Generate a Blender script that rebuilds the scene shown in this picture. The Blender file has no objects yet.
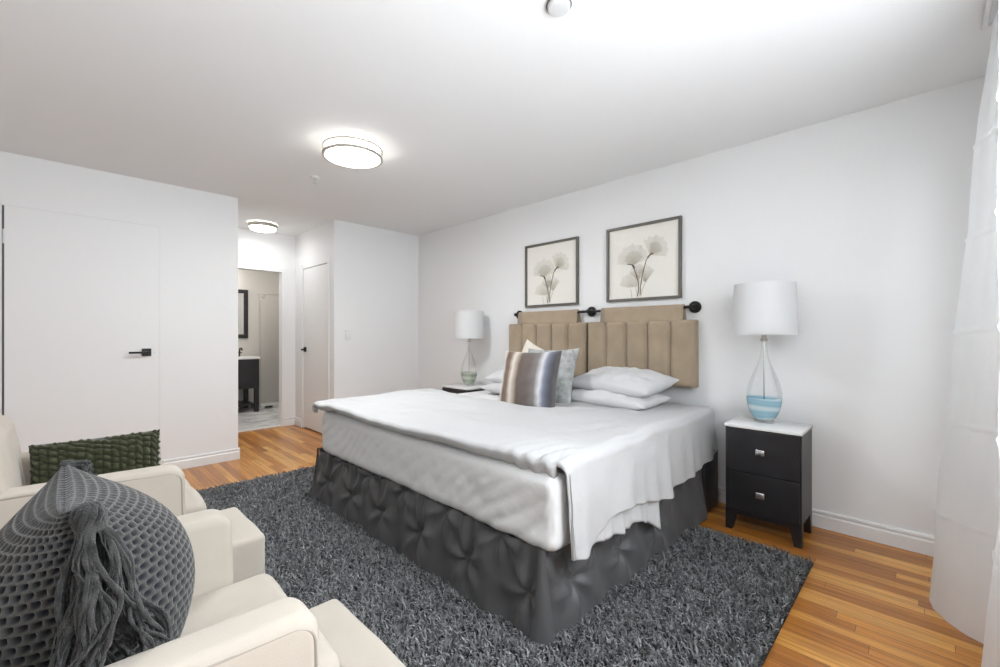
import bpy, bmesh, math, random
import numpy as np
from mathutils import Vector, Matrix, noise
random.seed(7)
rng = np.random.default_rng(7)
SC = bpy.context.scene
COL = SC.collection
PI = math.pi

# ------------------------------------------------------------------ camera
cam_data = bpy.data.cameras.new('camera')
cam = bpy.data.objects.new('camera', cam_data)
COL.objects.link(cam)
cam_data.sensor_width = 36.0
cam_data.lens = 36.0 * 431.0 / 1000.0
cam_data.shift_y = 0.0017
cam_data.clip_start = 0.02
cam.location = (0, 0, 1.157)
cam.rotation_euler = (PI / 2, 0, math.radians(44.82 - 90))
SC.camera = cam

# ------------------------------------------------------------------ colour, world, lights
SC.view_settings.view_transform = 'Standard'
SC.view_settings.look = 'None'
SC.view_settings.gamma = 1.0
SC.view_settings.use_curve_mapping = False
SC.view_settings.exposure = 0.78

world = bpy.data.worlds.new('sky')
SC.world = world
world.use_nodes = True
bgn = world.node_tree.nodes['Background']
bgn.inputs[0].default_value = (0.90, 0.95, 1.0, 1)
bgn.inputs[1].default_value = 1.5


def area_light(name, loc, target, sx, sy, power, color=(1, 1, 1), shape='RECTANGLE'):
    d = bpy.data.lights.new(name, 'AREA')
    d.shape = shape
    d.size = sx
    if shape in ('RECTANGLE', 'ELLIPSE'):
        d.size_y = sy
    d.energy = power
    d.color = color
    o = bpy.data.objects.new(name, d)
    COL.objects.link(o)
    o.location = loc
    o.rotation_euler = (Vector(target) - Vector(loc)).to_track_quat('-Z', 'Y').to_euler()
    return o


# daylight through the window wall behind the camera, then an added upward fill
area_light('window_daylight', (1.75, -0.95, 2.05), (2.1, 1.2, 0.1), 2.0, 1.0, 84, (0.90, 0.955, 1.0))
area_light('added_ceiling_fill', (0.70, -2.30, 0.10), (0.75, 2.4, 2.30), 4.2, 2.0, 190, (0.88, 0.945, 1.0))  # added fill aimed up through the opening to brighten the ceiling


# ------------------------------------------------------------------ materials
def new_mat(name):
    m = bpy.data.materials.new(name)
    m.use_nodes = True
    nt = m.node_tree
    return m, nt, nt.nodes['Principled BSDF']


def mat(name, color, rough=0.6, metal=0.0, spec=0.5, bump=None, vary=None, sheen=0.0, coat=0.0, trans=0.0, emit=None):
    m, nt, b = new_mat(name)
    N, L = nt.nodes, nt.links
    b.inputs['Base Color'].default_value = (*color, 1)
    b.inputs['Roughness'].default_value = rough
    b.inputs['Metallic'].default_value = metal
    b.inputs['Specular IOR Level'].default_value = spec
    b.inputs['Sheen Weight'].default_value = sheen
    b.inputs['Coat Weight'].default_value = coat
    if trans:
        b.inputs['Transmission Weight'].default_value = trans
    if emit:
        b.inputs['Emission Color'].default_value = (*emit[0], 1)
        b.inputs['Emission Strength'].default_value = emit[1]
    tc = None
    if bump or vary:
        tc = N.new('ShaderNodeTexCoord')
    if bump:
        nz = N.new('ShaderNodeTexNoise')
        nz.inputs['Scale'].default_value = bump[0]
        nz.inputs['Detail'].default_value = bump[2] if len(bump) > 2 else 3
        L.new(tc.outputs['Object'], nz.inputs['Vector'])
        bp = N.new('ShaderNodeBump')
        bp.inputs['Strength'].default_value = bump[1]
        bp.inputs['Distance'].default_value = bump[3] if len(bump) > 3 else 0.005
        L.new(nz.outputs['Fac'], bp.inputs['Height'])
        L.new(bp.outputs['Normal'], b.inputs['Normal'])
    if vary:
        nz2 = N.new('ShaderNodeTexNoise')
        nz2.inputs['Scale'].default_value = vary[0]
        nz2.inputs['Detail'].default_value = 4
        L.new(tc.outputs['Object'], nz2.inputs['Vector'])
        rp = N.new('ShaderNodeValToRGB')
        k = vary[1]
        rp.color_ramp.elements[0].position = 0.3
        rp.color_ramp.elements[1].position = 0.7
        rp.color_ramp.elements[0].color = (*[c * (1 - k) for c in color], 1)
        rp.color_ramp.elements[1].color = (*[min(1, c * (1 + k)) for c in color], 1)
        L.new(nz2.outputs['Fac'], rp.inputs['Fac'])
        L.new(rp.outputs['Color'], b.inputs['Base Color'])
    return m


def glass_mat(name, tint=(1, 1, 1), clear=0.98, gloss=0.32):
    m, nt, b = new_mat(name)
    N, L = nt.nodes, nt.links
    N.remove(b)
    out = N['Material Output']
    tr = N.new('ShaderNodeBsdfTransparent')
    tr.inputs[0].default_value = (*[clear * c for c in tint], 1)
    gl = N.new('ShaderNodeBsdfGlossy')
    gl.inputs['Roughness'].default_value = 0.03
    fr = N.new('ShaderNodeLayerWeight')
    fr.inputs['Blend'].default_value = 0.25
    mp = N.new('ShaderNodeMath')
    mp.operation = 'MULTIPLY_ADD'
    mp.inputs[1].default_value = gloss
    mp.inputs[2].default_value = gloss * .03
    L.new(fr.outputs['Fresnel'], mp.inputs[0])
    mx = N.new('ShaderNodeMixShader')
    L.new(mp.outputs[0], mx.inputs[0])
    L.new(tr.outputs[0], mx.inputs[1])
    L.new(gl.outputs[0], mx.inputs[2])
    L.new(mx.outputs[0], out.inputs['Surface'])
    return m


def translucent_mat(name, color, amount=0.35, rough=0.8, alpha=1.0, bump=None):
    m, nt, b = new_mat(name)
    N, L = nt.nodes, nt.links
    b.inputs['Base Color'].default_value = (*color, 1)
    b.inputs['Roughness'].default_value = rough
    b.inputs['Specular IOR Level'].default_value = 0.2
    t = N.new('ShaderNodeBsdfTranslucent')
    t.inputs[0].default_value = (*color, 1)
    mx = N.new('ShaderNodeMixShader')
    mx.inputs[0].default_value = amount
    L.new(b.outputs[0], mx.inputs[1])
    L.new(t.outputs[0], mx.inputs[2])
    last = mx
    if alpha < 1:
        tp = N.new('ShaderNodeBsdfTransparent')
        m2 = N.new('ShaderNodeMixShader')
        m2.inputs[0].default_value = alpha
        L.new(tp.outputs[0], m2.inputs[1])
        L.new(mx.outputs[0], m2.inputs[2])
        last = m2
    L.new(last.outputs[0], N['Material Output'].inputs['Surface'])
    if bump:
        tc = N.new('ShaderNodeTexCoord')
        nz = N.new('ShaderNodeTexNoise')
        nz.inputs['Scale'].default_value = bump[0]
        L.new(tc.outputs['Object'], nz.inputs['Vector'])
        bp = N.new('ShaderNodeBump')
        bp.inputs['Strength'].default_value = bump[1]
        bp.inputs['Distance'].default_value = 0.004
        L.new(nz.outputs['Fac'], bp.inputs['Height'])
        L.new(bp.outputs['Normal'], b.inputs['Normal'])
    return m


def attr_ramp_mat(name, attr, stops, rough=0.85, sheen=0.3, bump=None, interp='LINEAR'):
    m, nt, b = new_mat(name)
    N, L = nt.nodes, nt.links
    at = N.new('ShaderNodeAttribute')
    at.attribute_name = attr
    rp = N.new('ShaderNodeValToRGB')
    rp.color_ramp.interpolation = interp
    while len(rp.color_ramp.elements) < len(stops):
        rp.color_ramp.elements.new(0.5)
    for e, (p, c) in zip(rp.color_ramp.elements, stops):
        e.position = p
        e.color = (*c, 1)
    L.new(at.outputs['Fac'], rp.inputs['Fac'])
    L.new(rp.outputs['Color'], b.inputs['Base Color'])
    b.inputs['Roughness'].default_value = rough
    b.inputs['Sheen Weight'].default_value = sheen
    b.inputs['Specular IOR Level'].default_value = 0.2
    if bump:
        tc = N.new('ShaderNodeTexCoord')
        nz = N.new('ShaderNodeTexNoise')
        nz.inputs['Scale'].default_value = bump[0]
        L.new(tc.outputs['Object'], nz.inputs['Vector'])
        bp = N.new('ShaderNodeBump')
        bp.inputs['Strength'].default_value = bump[1]
        bp.inputs['Distance'].default_value = 0.004
        L.new(nz.outputs['Fac'], bp.inputs['Height'])
        L.new(bp.outputs['Normal'], b.inputs['Normal'])
    return m


def wood_floor_mat():
    m, nt, b = new_mat('oak_strip_floor')
    N, L = nt.nodes, nt.links
    tc = N.new('ShaderNodeTexCoord')
    sp = N.new('ShaderNodeSeparateXYZ')
    L.new(tc.outputs['Object'], sp.inputs[0])
    cb = N.new('ShaderNodeCombineXYZ')
    dv = N.new('ShaderNodeMath')
    dv.operation = 'DIVIDE'
    dv.inputs[1].default_value = 0.057
    L.new(sp.outputs['X'], dv.inputs[0])
    fl = N.new('ShaderNodeMath')
    fl.operation = 'FLOOR'
    L.new(dv.outputs[0], fl.inputs[0])
    wn = N.new('ShaderNodeTexWhiteNoise')
    wn.noise_dimensions = '1D'
    L.new(fl.outputs[0], wn.inputs['W'])
    ma = N.new('ShaderNodeMath')
    ma.operation = 'MULTIPLY_ADD'
    ma.inputs[1].default_value = 7.0
    L.new(wn.outputs['Value'], ma.inputs[0])
    L.new(sp.outputs['Y'], ma.inputs[2])
    L.new(ma.outputs[0], cb.inputs['X'])
    L.new(sp.outputs['X'], cb.inputs['Y'])
    br = N.new('ShaderNodeTexBrick')
    br.offset = 0.0
    br.offset_frequency = 2
    br.squash = 1.0
    L.new(cb.outputs[0], br.inputs['Vector'])
    br.inputs['Scale'].default_value = 1.0
    br.inputs['Brick Width'].default_value = 0.95
    br.inputs['Row Height'].default_value = 0.057
    br.inputs['Mortar Size'].default_value = 0.0009
    br.inputs['Mortar Smooth'].default_value = 0.1
    br.inputs['Bias'].default_value = 0.0
    br.inputs['Color1'].default_value = (0, 0, 0, 1)
    br.inputs['Color2'].default_value = (1, 1, 1, 1)
    br.inputs['Mortar'].default_value = (0.0, 0.0, 0.0, 1)
    rp = N.new('ShaderNodeValToRGB')
    st = [(0.0, (0.38, 0.140, 0.022)), (0.35, (0.54, 0.225, 0.038)), (0.65, (0.64, 0.290, 0.056)), (1.0, (0.75, 0.41, 0.11))]
    while len(rp.color_ramp.elements) < 4:
        rp.color_ramp.elements.new(0.5)
    for e, (p, c) in zip(rp.color_ramp.elements, st):
        e.position = p
        e.color = (*c, 1)
    L.new(br.outputs['Color'], rp.inputs['Fac'])
    # grain, stretched along the boards
    mp = N.new('ShaderNodeMapping')
    mp.inputs['Scale'].default_value = (70, 2.2, 1)
    L.new(tc.outputs['Object'], mp.inputs['Vector'])
    nz = N.new('ShaderNodeTexNoise')
    nz.inputs['Scale'].default_value = 1.0
    nz.inputs['Detail'].default_value = 6
    nz.inputs['Roughness'].default_value = 0.6
    L.new(mp.outputs[0], nz.inputs['Vector'])
    gr = N.new('ShaderNodeValToRGB')
    gr.color_ramp.elements[0].position = 0.30
    gr.color_ramp.elements[1].position = 0.62
    gr.color_ramp.elements[0].color = (0.58, 0.50, 0.42, 1)
    gr.color_ramp.elements[1].color = (1.08, 1.05, 1.0, 1)
    L.new(nz.outputs['Fac'], gr.inputs['Fac'])
    mul = N.new('ShaderNodeMixRGB')
    mul.blend_type = 'MULTIPLY'
    mul.inputs[0].default_value = 1
    L.new(rp.outputs['Color'], mul.inputs[1])
    L.new(gr.outputs['Color'], mul.inputs[2])
    mo = N.new('ShaderNodeMixRGB')
    mo.inputs[2].default_value = (0.10, 0.04, 0.015, 1)
    L.new(br.outputs['Fac'], mo.inputs[0])
    L.new(mul.outputs[0], mo.inputs[1])
    L.new(mo.outputs[0], b.inputs['Base Color'])
    b.inputs['Roughness'].default_value = 0.30
    b.inputs['Coat Weight'].default_value = 0.12
    b.inputs['Coat Roughness'].default_value = 0.12
    bp = N.new('ShaderNodeBump')
    bp.inputs['Strength'].default_value = 0.25
    bp.inputs['Distance'].default_value = 0.001
    inv = N.new('ShaderNodeMath')
    inv.operation = 'SUBTRACT'
    inv.inputs[0].default_value = 1
    L.new(br.outputs['Fac'], inv.inputs[1])
    L.new(inv.outputs[0], bp.inputs['Height'])
    L.new(bp.outputs['Normal'], b.inputs['Normal'])
    return m


def tile_mat():
    m, nt, b = new_mat('marble_tile')
    N, L = nt.nodes, nt.links
    tc = N.new('ShaderNodeTexCoord')
    br = N.new('ShaderNodeTexBrick')
    br.inputs['Scale'].default_value = 1
    br.inputs['Brick Width'].default_value = 0.6
    br.inputs['Row Height'].default_value = 0.3
    br.inputs['Mortar Size'].default_value = 0.003
    br.inputs['Color1'].default_value = (0.66, 0.66, 0.66, 1)
    br.inputs['Color2'].default_value = (0.72, 0.72, 0.72, 1)
    br.inputs['Mortar'].default_value = (0.5, 0.5, 0.5, 1)
    L.new(tc.outputs['Object'], br.inputs['Vector'])
    nz = N.new('ShaderNodeTexNoise')
    nz.inputs['Scale'].default_value = 3
    nz.inputs['Detail'].default_value = 8
    nz.inputs['Distortion'].default_value = 1.5
    L.new(tc.outputs['Object'], nz.inputs['Vector'])
    rp = N.new('ShaderNodeValToRGB')
    rp.color_ramp.elements[0].position = 0.42
    rp.color_ramp.elements[0].color = (0.72, 0.73, 0.75, 1)
    rp.color_ramp.elements[1].position = 0.55
    rp.color_ramp.elements[1].color = (1, 1, 1, 1)
    L.new(nz.outputs['Fac'], rp.inputs['Fac'])
    mul = N.new('ShaderNodeMixRGB')
    mul.blend_type = 'MULTIPLY'
    mul.inputs[0].default_value = 1
    L.new(br.outputs['Color'], mul.inputs[1])
    L.new(rp.outputs['Color'], mul.inputs[2])
    L.new(mul.outputs[0], b.inputs['Base Color'])
    b.inputs['Roughness'].default_value = 0.25
    return m


M = {}
M['wall'] = mat('white_wall_paint', (0.84, 0.84, 0.838), 0.55, spec=0.3, bump=(60, 0.05))
M['ceiling'] = mat('white_ceiling_paint', (0.85, 0.85, 0.85), 0.8, spec=0.2, bump=(40, 0.05))
M['trim'] = mat('white_trim_paint', (0.83, 0.83, 0.83), 0.35)
M['door'] = mat('white_door_paint', (0.84, 0.84, 0.838), 0.5, spec=0.35)
M['gap'] = mat('dark_gap', (0.16, 0.16, 0.155), 0.9)
M['floor'] = wood_floor_mat()
M['tile'] = tile_mat()
M['bath_wall'] = mat('grey_bath_wall', (0.60, 0.58, 0.55), 0.5)
M['black_metal'] = mat('black_metal', (0.012, 0.012, 0.012), 0.45, metal=0.3)
M['nickel'] = mat('brushed_nickel', (0.50, 0.47, 0.42), 0.4, metal=0.7)
M['chrome'] = mat('chrome', (0.80, 0.80, 0.80), 0.15, metal=1.0)
M['brass'] = mat('sprinkler_metal', (0.7, 0.7, 0.68), 0.3, metal=0.8)
M['plastic_white'] = mat('white_plastic', (0.78, 0.78, 0.78), 0.4)
M['detector'] = mat('detector_plastic', (0.66, 0.66, 0.66), 0.5)
M['diffuser'] = mat('lit_diffuser', (0.95, 0.95, 0.95), 0.5, emit=((1, 0.98, 0.94), 5.0))
M['black_wood'] = mat('black_lacquered_wood', (0.014, 0.013, 0.015), 0.38, spec=0.5, vary=(8, 0.3))
M['white_top'] = mat('white_stone_top', (0.80, 0.80, 0.79), 0.2)
M['shade'] = translucent_mat('white_linen_shade', (0.80, 0.80, 0.80), 0.22, bump=(260, 0.15))
M['glass'] = glass_mat('clear_glass')
M['pane'] = glass_mat('picture_glass', clear=1.0, gloss=0.012)
M['cream'] = mat('cream_upholstery', (0.525, 0.475, 0.41), 0.85, spec=0.15, bump=(420, 0.25, 2, 0.002), vary=(5, 0.05), sheen=0.15)
M['seam'] = mat('upholstery_seam', (0.36, 0.32, 0.28), 0.9, spec=0.1)
M['velvet'] = mat('tan_velvet', (0.365, 0.288, 0.205), 0.75, spec=0.2, bump=(90, 0.1), vary=(7, 0.10), sheen=0.25)
M['skirt'] = mat('charcoal_bed_skirt', (0.076, 0.076, 0.078), 0.48, spec=0.45, bump=(350, 0.15, 2, 0.002), sheen=0.1)
M['mattress'] = mat('pale_grey_fitted_sheet', (0.76, 0.76, 0.76), 0.7, spec=0.25, bump=(12, 0.6, 6, 0.010))
M['linen'] = mat('white_bed_linen', (0.52, 0.52, 0.522), 0.85, spec=0.1, bump=(9, 0.6, 6, 0.013))
M['sheet'] = mat('white_flat_sheet', (0.58, 0.58, 0.582), 0.85, spec=0.1, bump=(18, 0.5, 4, 0.01))
M['curtain'] = translucent_mat('white_curtain_cloth', (0.95, 0.95, 0.95), 0.58, bump=(9, 0.45))
M['pillow_white'] = mat('white_pillowcase', (0.61, 0.61, 0.615), 0.85, spec=0.1, bump=(11, 0.55, 5, 0.01))
M['pillow_cream'] = mat('ivory_pillow', (0.68, 0.63, 0.56), 0.85, spec=0.1, bump=(40, 0.2))
M['pillow_grey'] = mat('grey_pillow', (0.37, 0.38, 0.37), 0.85, spec=0.1, bump=(60, 0.35), vary=(26, 0.28))
M['frame'] = mat('pewter_frame', (0.13, 0.12, 0.105), 0.4, metal=0.2)
M['paper'] = mat('ivory_paper', (0.84, 0.815, 0.755), 0.8, spec=0.1)
M['petal'] = translucent_mat('sepia_petal', (0.55, 0.50, 0.38), 0.0, alpha=0.09)
M['vein'] = mat('sepia_ink_line', (0.60, 0.55, 0.45), 0.9)
M['ink'] = mat('dark_sepia_ink', (0.16, 0.14, 0.11), 0.9)
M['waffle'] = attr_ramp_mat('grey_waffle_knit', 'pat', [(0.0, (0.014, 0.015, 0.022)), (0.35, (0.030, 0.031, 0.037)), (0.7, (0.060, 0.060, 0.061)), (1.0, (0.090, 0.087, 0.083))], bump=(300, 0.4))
M['tassel'] = mat('dark_grey_yarn', (0.050, 0.050, 0.049), 0.95, spec=0.1, bump=(320, 0.9, 4, 0.005), vary=(45, 0.55), sheen=0.2)
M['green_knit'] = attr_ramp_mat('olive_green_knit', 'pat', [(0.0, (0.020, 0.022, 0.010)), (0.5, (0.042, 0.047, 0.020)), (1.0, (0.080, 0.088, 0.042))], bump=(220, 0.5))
M['stripe'] = attr_ramp_mat('ombre_striped_cloth', 'pat', [
    (0.00, (0.50, 0.44, 0.38)), (0.05, (0.60, 0.55, 0.49)), (0.11, (0.12, 0.078, 0.055)), (0.19, (0.19, 0.125, 0.088)),
    (0.27, (0.62, 0.57, 0.50)), (0.33, (0.40, 0.33, 0.27)), (0.40, (0.115, 0.085, 0.07)), (0.58, (0.135, 0.108, 0.098)),
    (0.70, (0.20, 0.18, 0.175)), (0.785, (0.60, 0.60, 0.62)), (0.845, (0.19, 0.205, 0.26)), (0.90, (0.11, 0.115, 0.145)),
    (0.96, (0.075, 0.07, 0.075)), (1.0, (0.12, 0.11, 0.11))], bump=(110, 0.6))
M['rug_base'] = mat('rug_backing', (0.035, 0.037, 0.040), 0.95, spec=0.05)
M['rug'] = attr_ramp_mat('charcoal_shag_pile', 'pat', [(0.0, (0.030, 0.031, 0.033)), (0.45, (0.140, 0.142, 0.146)), (1.0, (0.36, 0.365, 0.37))], rough=0.8, sheen=0.2)
M['lamp_blue'] = attr_ramp_mat('blue_swirled_glass', 'pat', [(0.0, (0.36, 0.58, 0.68)), (0.35, (0.33, 0.54, 0.65)), (0.65, (0.50, 0.68, 0.75)), (1.0, (0.76, 0.84, 0.86))], rough=0.12, sheen=0)
M['lamp_green'] = attr_ramp_mat('pale_green_swirled_glass', 'pat', [(0.0, (0.40, 0.44, 0.36)), (0.4, (0.50, 0.54, 0.44)), (0.7, (0.58, 0.62, 0.52)), (1.0, (0.70, 0.72, 0.64))], rough=0.12, sheen=0)
M['mirror'] = mat('mirror', (0.8, 0.8, 0.8), 0.04, metal=1.0)
M['ceramic'] = mat('white_ceramic', (0.8, 0.8, 0.8), 0.15)


# ------------------------------------------------------------------ geometry
def chain_loc(o):
    p = Vector((0, 0, 0))
    while o is not None:
        p += o.location
        o = o.parent
    return p


class G:
    """collects world-space geometry for ONE mesh object"""

    def __init__(s):
        s.v, s.f, s.a = [], [], None

    def add(s, verts, faces, attr=None):
        n = len(s.v)
        s.v.extend([tuple(p) for p in verts])
        s.f.extend([tuple(i + n for i in f) for f in faces])
        if attr is not None:
            if s.a is None:
                s.a = [0.0] * n
            s.a.extend(attr)
        return s

    def box(s, lo, hi, bev=0.0, seg=2):
        bm = bmesh.new()
        bmesh.ops.create_cube(bm, size=1)
        lo, hi = Vector(lo), Vector(hi)
        for v in bm.verts:
            v.co = Vector([lo[k] + (v.co[k] + .5) * (hi[k] - lo[k]) for k in range(3)])
        if bev > 0:
            bmesh.ops.bevel(bm, geom=list(bm.edges), offset=bev, segments=seg, profile=0.5, affect='EDGES')
        return s.frombm(bm)

    def frombm(s, bm):
        bm.verts.index_update()
        s.add([v.co[:] for v in bm.verts], [[v.index for v in f.verts] for f in bm.faces])
        bm.free()
        return s

    def prism(s, poly, axis, lo, hi, bev=0.0, seg=3):
        """polygon in the two other axes, extruded along axis"""
        bm = bmesh.new()
        o = [k for k in range(3) if k != axis]

        def pt(p, t):
            c = [0, 0, 0]
            c[o[0]], c[o[1]], c[axis] = p[0], p[1], t
            return c
        a = [bm.verts.new(pt(p, lo)) for p in poly]
        b = [bm.verts.new(pt(p, hi)) for p in poly]
        n = len(poly)
        f1 = bm.faces.new(a)
        f2 = bm.faces.new(b)
        for i in range(n):
            bm.faces.new((a[i], a[(i + 1) % n], b[(i + 1) % n], b[i]))
        bmesh.ops.recalc_face_normals(bm, faces=list(bm.faces))
        if bev > 0:
            ed = list(f1.edges) + list(f2.edges)
            bmesh.ops.bevel(bm, geom=ed, offset=bev, segments=seg, profile=0.5, affect='EDGES')
        return s.frombm(bm)

    def lathe(s, prof, c, seg=48, attr=None):
        n = len(s.v)
        vs, fs = [], []
        at = []
        for k, (r, z) in enumerate(prof):
            for i in range(seg):
                t = 2 * PI * i / seg
                vs.append((c[0] + r * math.cos(t), c[1] + r * math.sin(t), c[2] + z))
                if attr:
                    at.append(attr(k, t, z))
        for k in range(len(prof) - 1):
            for i in range(seg):
                j = (i + 1) % seg
                fs.append((k * seg + i, k * seg + j, (k + 1) * seg + j, (k + 1) * seg + i))
        return s.add(vs, fs, at if attr else None)

    def tube(s, pts, r, seg=10, cap=True):
        pts = [Vector(p) for p in pts]
        n = len(pts)
        rs = r if isinstance(r, (list, tuple)) else [r] * n
        vs, fs = [], []
        up = Vector((0, 0, 1))
        for k, p in enumerate(pts):
            d = (pts[min(k + 1, n - 1)] - pts[max(k - 1, 0)])
            d = d.normalized() if d.length > 1e-9 else Vector((0, 0, 1))
            if abs(d.dot(up)) > 0.95:
                up = Vector((1, 0, 0)) if abs(d.x) < 0.8 else Vector((0, 1, 0))
            x = d.cross(up).normalized()
            y = x.cross(d).normalized()
            up = y
            for i in range(seg):
                t = 2 * PI * i / seg
                vs.append(p + x * (rs[k] * math.cos(t)) + y * (rs[k] * math.sin(t)))
        for k in range(n - 1):
            for i in range(seg):
                j = (i + 1) % seg
                fs.append((k * seg + i, k * seg + j, (k + 1) * seg + j, (k + 1) * seg + i))
        if cap:
            fs.append(tuple(range(seg - 1, -1, -1)))
            fs.append(tuple((n - 1) * seg + i for i in range(seg)))
        return s.add(vs, fs)

    def grid(s, fn, nu, nv, attr=None):
        vs, at = [], []
        for i in range(nu + 1):
            for j in range(nv + 1):
                vs.append(fn(i / nu, j / nv))
                if attr:
                    at.append(attr(i / nu, j / nv))
        fs = []
        for i in range(nu):
            for j in range(nv):
                a = i * (nv + 1) + j
                fs.append((a, a + 1, a + nv + 2, a + nv + 1))
        return s.add(vs, fs, at if attr else None)

    def soft(s, lo, hi, r, step=0.03, disp=None):
        """densely meshed box with round edges, optionally displaced"""
        lo, hi = Vector(lo), Vector(hi)
        axes = []
        for k in range(3):
            L = hi[k] - lo[k]
            rr = min(r, L / 2 * 0.999)
            inner = max(1, int(round((L - 2 * rr) / step)))
            c = [0.0]
            q = 4
            for i in range(1, q + 1):
                c.append(rr * i / q)
            for i in range(1, inner):
                c.append(rr + (L - 2 * rr) * i / inner)
            for i in range(q + 1):
                c.append(L - rr + rr * i / q)
            axes.append([lo[k] + t for t in c])
        idx = {}
        vs, fs = [], []

        def vid(i, j, k):
            key = (i, j, k)
            if key in idx:
                return idx[key]
            p = Vector((axes[0][i], axes[1][j], axes[2][k]))
            inn = Vector([min(max(p[m], lo[m] + min(r, (hi[m] - lo[m]) / 2)), hi[m] - min(r, (hi[m] - lo[m]) / 2)) for m in range(3)])
            d = p - inn
            # cube-to-sphere mapping keeps the band even
            if d.length > 1e-9:
                m = max(abs(d.x), abs(d.y), abs(d.z))
                nrm = d.normalized()
                q = inn + nrm * m
            else:
                nrm, q = Vector((0, 0, 1)), p
            if disp:
                q = q + disp(q, nrm)
            idx[key] = len(vs)
            vs.append(q)
            return idx[key]
        n = [len(a) - 1 for a in axes]
        for ax in range(3):
            u, w = (ax + 1) % 3, (ax + 2) % 3
            for side in (0, n[ax]):
                for i in range(n[u]):
                    for j in range(n[w]):
                        q = []
                        for (di, dj) in ((0, 0), (1, 0), (1, 1), (0, 1)):
                            c = [0, 0, 0]
                            c[ax], c[u], c[w] = side, i + di, j + dj
                            q.append(vid(*c))
                        fs.append(q if side else q[::-1])
        return s.add(vs, fs)

    def build(s, name, material, parent=None, smooth=True, loc=None, local=False, angle=40):
        me = bpy.data.meshes.new(name)
        o = bpy.data.objects.new(name, me)
        COL.objects.link(o)
        off = Vector((0, 0, 0))
        if parent is not None:
            o.parent = parent
            off = Vector((0, 0, 0)) if local else chain_loc(parent)
        elif loc is not None:
            o.location = loc
            off = Vector((0, 0, 0)) if local else Vector(loc)
        me.from_pydata([(p[0] - off.x, p[1] - off.y, p[2] - off.z) for p in s.v], [], s.f)
        me.materials.append(material)
        if s.a is not None:
            at = me.attributes.new('pat', 'FLOAT', 'POINT')
            at.data.foreach_set('value', s.a)
        me.validate()
        bm = bmesh.new()
        bm.from_mesh(me)
        bmesh.ops.recalc_face_normals(bm, faces=list(bm.faces))
        bm.to_mesh(me)
        bm.free()
        if smooth:
            me.polygons.foreach_set('use_smooth', [True] * len(me.polygons))
            me.set_sharp_from_angle(angle=math.radians(angle))
        me.update()
        return o


def tag(o, label, cat, group=None):
    o['label'] = label
    o['category'] = cat
    if group:
        o['group'] = group
    return o


def thing(name, label, cat, loc=(0, 0, 0), group=None):
    o = bpy.data.objects.new(name, None)
    o.empty_display_size = 0.1
    COL.objects.link(o)
    o.location = loc
    return tag(o, label, cat, group)


def struct(o):
    o['kind'] = 'structure'
    return o


def dup(root, loc, rotz, label, group=None):
    r = root.copy()
    COL.objects.link(r)
    r.location = loc
    r.rotation_euler = (0, 0, rotz)
    r['label'] = label
    if group:
        r['group'] = group
    for ch in list(root.children):
        c = ch.copy()
        COL.objects.link(c)
        c.parent = r
        for g in list(ch.children):
            d = g.copy()
            COL.objects.link(d)
            d.parent = c
    return r


# ------------------------------------------------------------------ room shell
H = 2.44
XW = 3.205      # headboard wall
YF = 4.672      # short wall beside the hall
YC = 4.58       # closet wall
XH = 2.093      # hall right wall
XC = 1.133      # closet wall's free corner
YB = 5.82       # hall end wall
YW = -0.36      # window wall
XL = -1.05      # wall behind the armchairs
BX0, BX1, BY1 = 0.9, 2.62, 7.78


def wall(name, *boxes, material='wall'):
    g = G()
    for lo, hi in boxes:
        g.box(lo, hi)
    return struct(g.build(name, M[material], smooth=False))


struct(G().box((XL - .1, YW - .1, -.1), (XW + .1, YB + 0.02, 0)).build('floor', M['floor'], smooth=False))
struct(G().box((BX0 - .1, YB + 0.02, -.1), (BX1 + .1, BY1 + .1, 0.004)).build('floor_bathroom', M['tile'], smooth=False))
struct(G().box((XL - .1, YW - .1, H), (BX1 + .7, BY1 + .1, H + .1)).build('ceiling', M['ceiling'], smooth=False))
wall('wall_right', ((XW, YW - .1, 0), (XW + .1, YF + .1, H)))
wall('wall_back', ((XH, YF, 0), (XW, YF + .1, H)))
wall('wall_rear', ((XL - .1, YW - .1, 0), (XL, YC + .1, H)))
# closet wall with its door opening (door flush with the wall)
DX0, DX1, DH = -0.318, 0.555, 2.068
wall('wall_left', ((XL, YC, 0), (DX0, YC + .1, H)), ((DX1, YC, 0), (XC, YC + .1, H)), ((DX0, YC, DH), (DX1, YC + .1, H)))
wall('wall_hall_left', ((XC - .1, YC + .1, 0), (XC, YB, H)))
# hall right wall with closet door opening
HY0, HY1, HH = 4.84, 5.56, 1.985
wall('wall_hall_right', ((XH, YF + .1, 0), (XH + .1, HY0, H)), ((XH, HY1, 0), (XH + .1, YB, H)), ((XH, HY0, HH), (XH + .1, HY1, H)))
# hall end wall with the bathroom doorway
PX0, PX1, PH = 1.20, 1.925, 1.955
wall('wall_hall_end', ((BX0, YB, 0), (PX0, YB + .1, H)), ((PX1, YB, 0), (BX1, YB + .1, H)), ((PX0, YB, PH), (PX1, YB + .1, H)))
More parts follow.
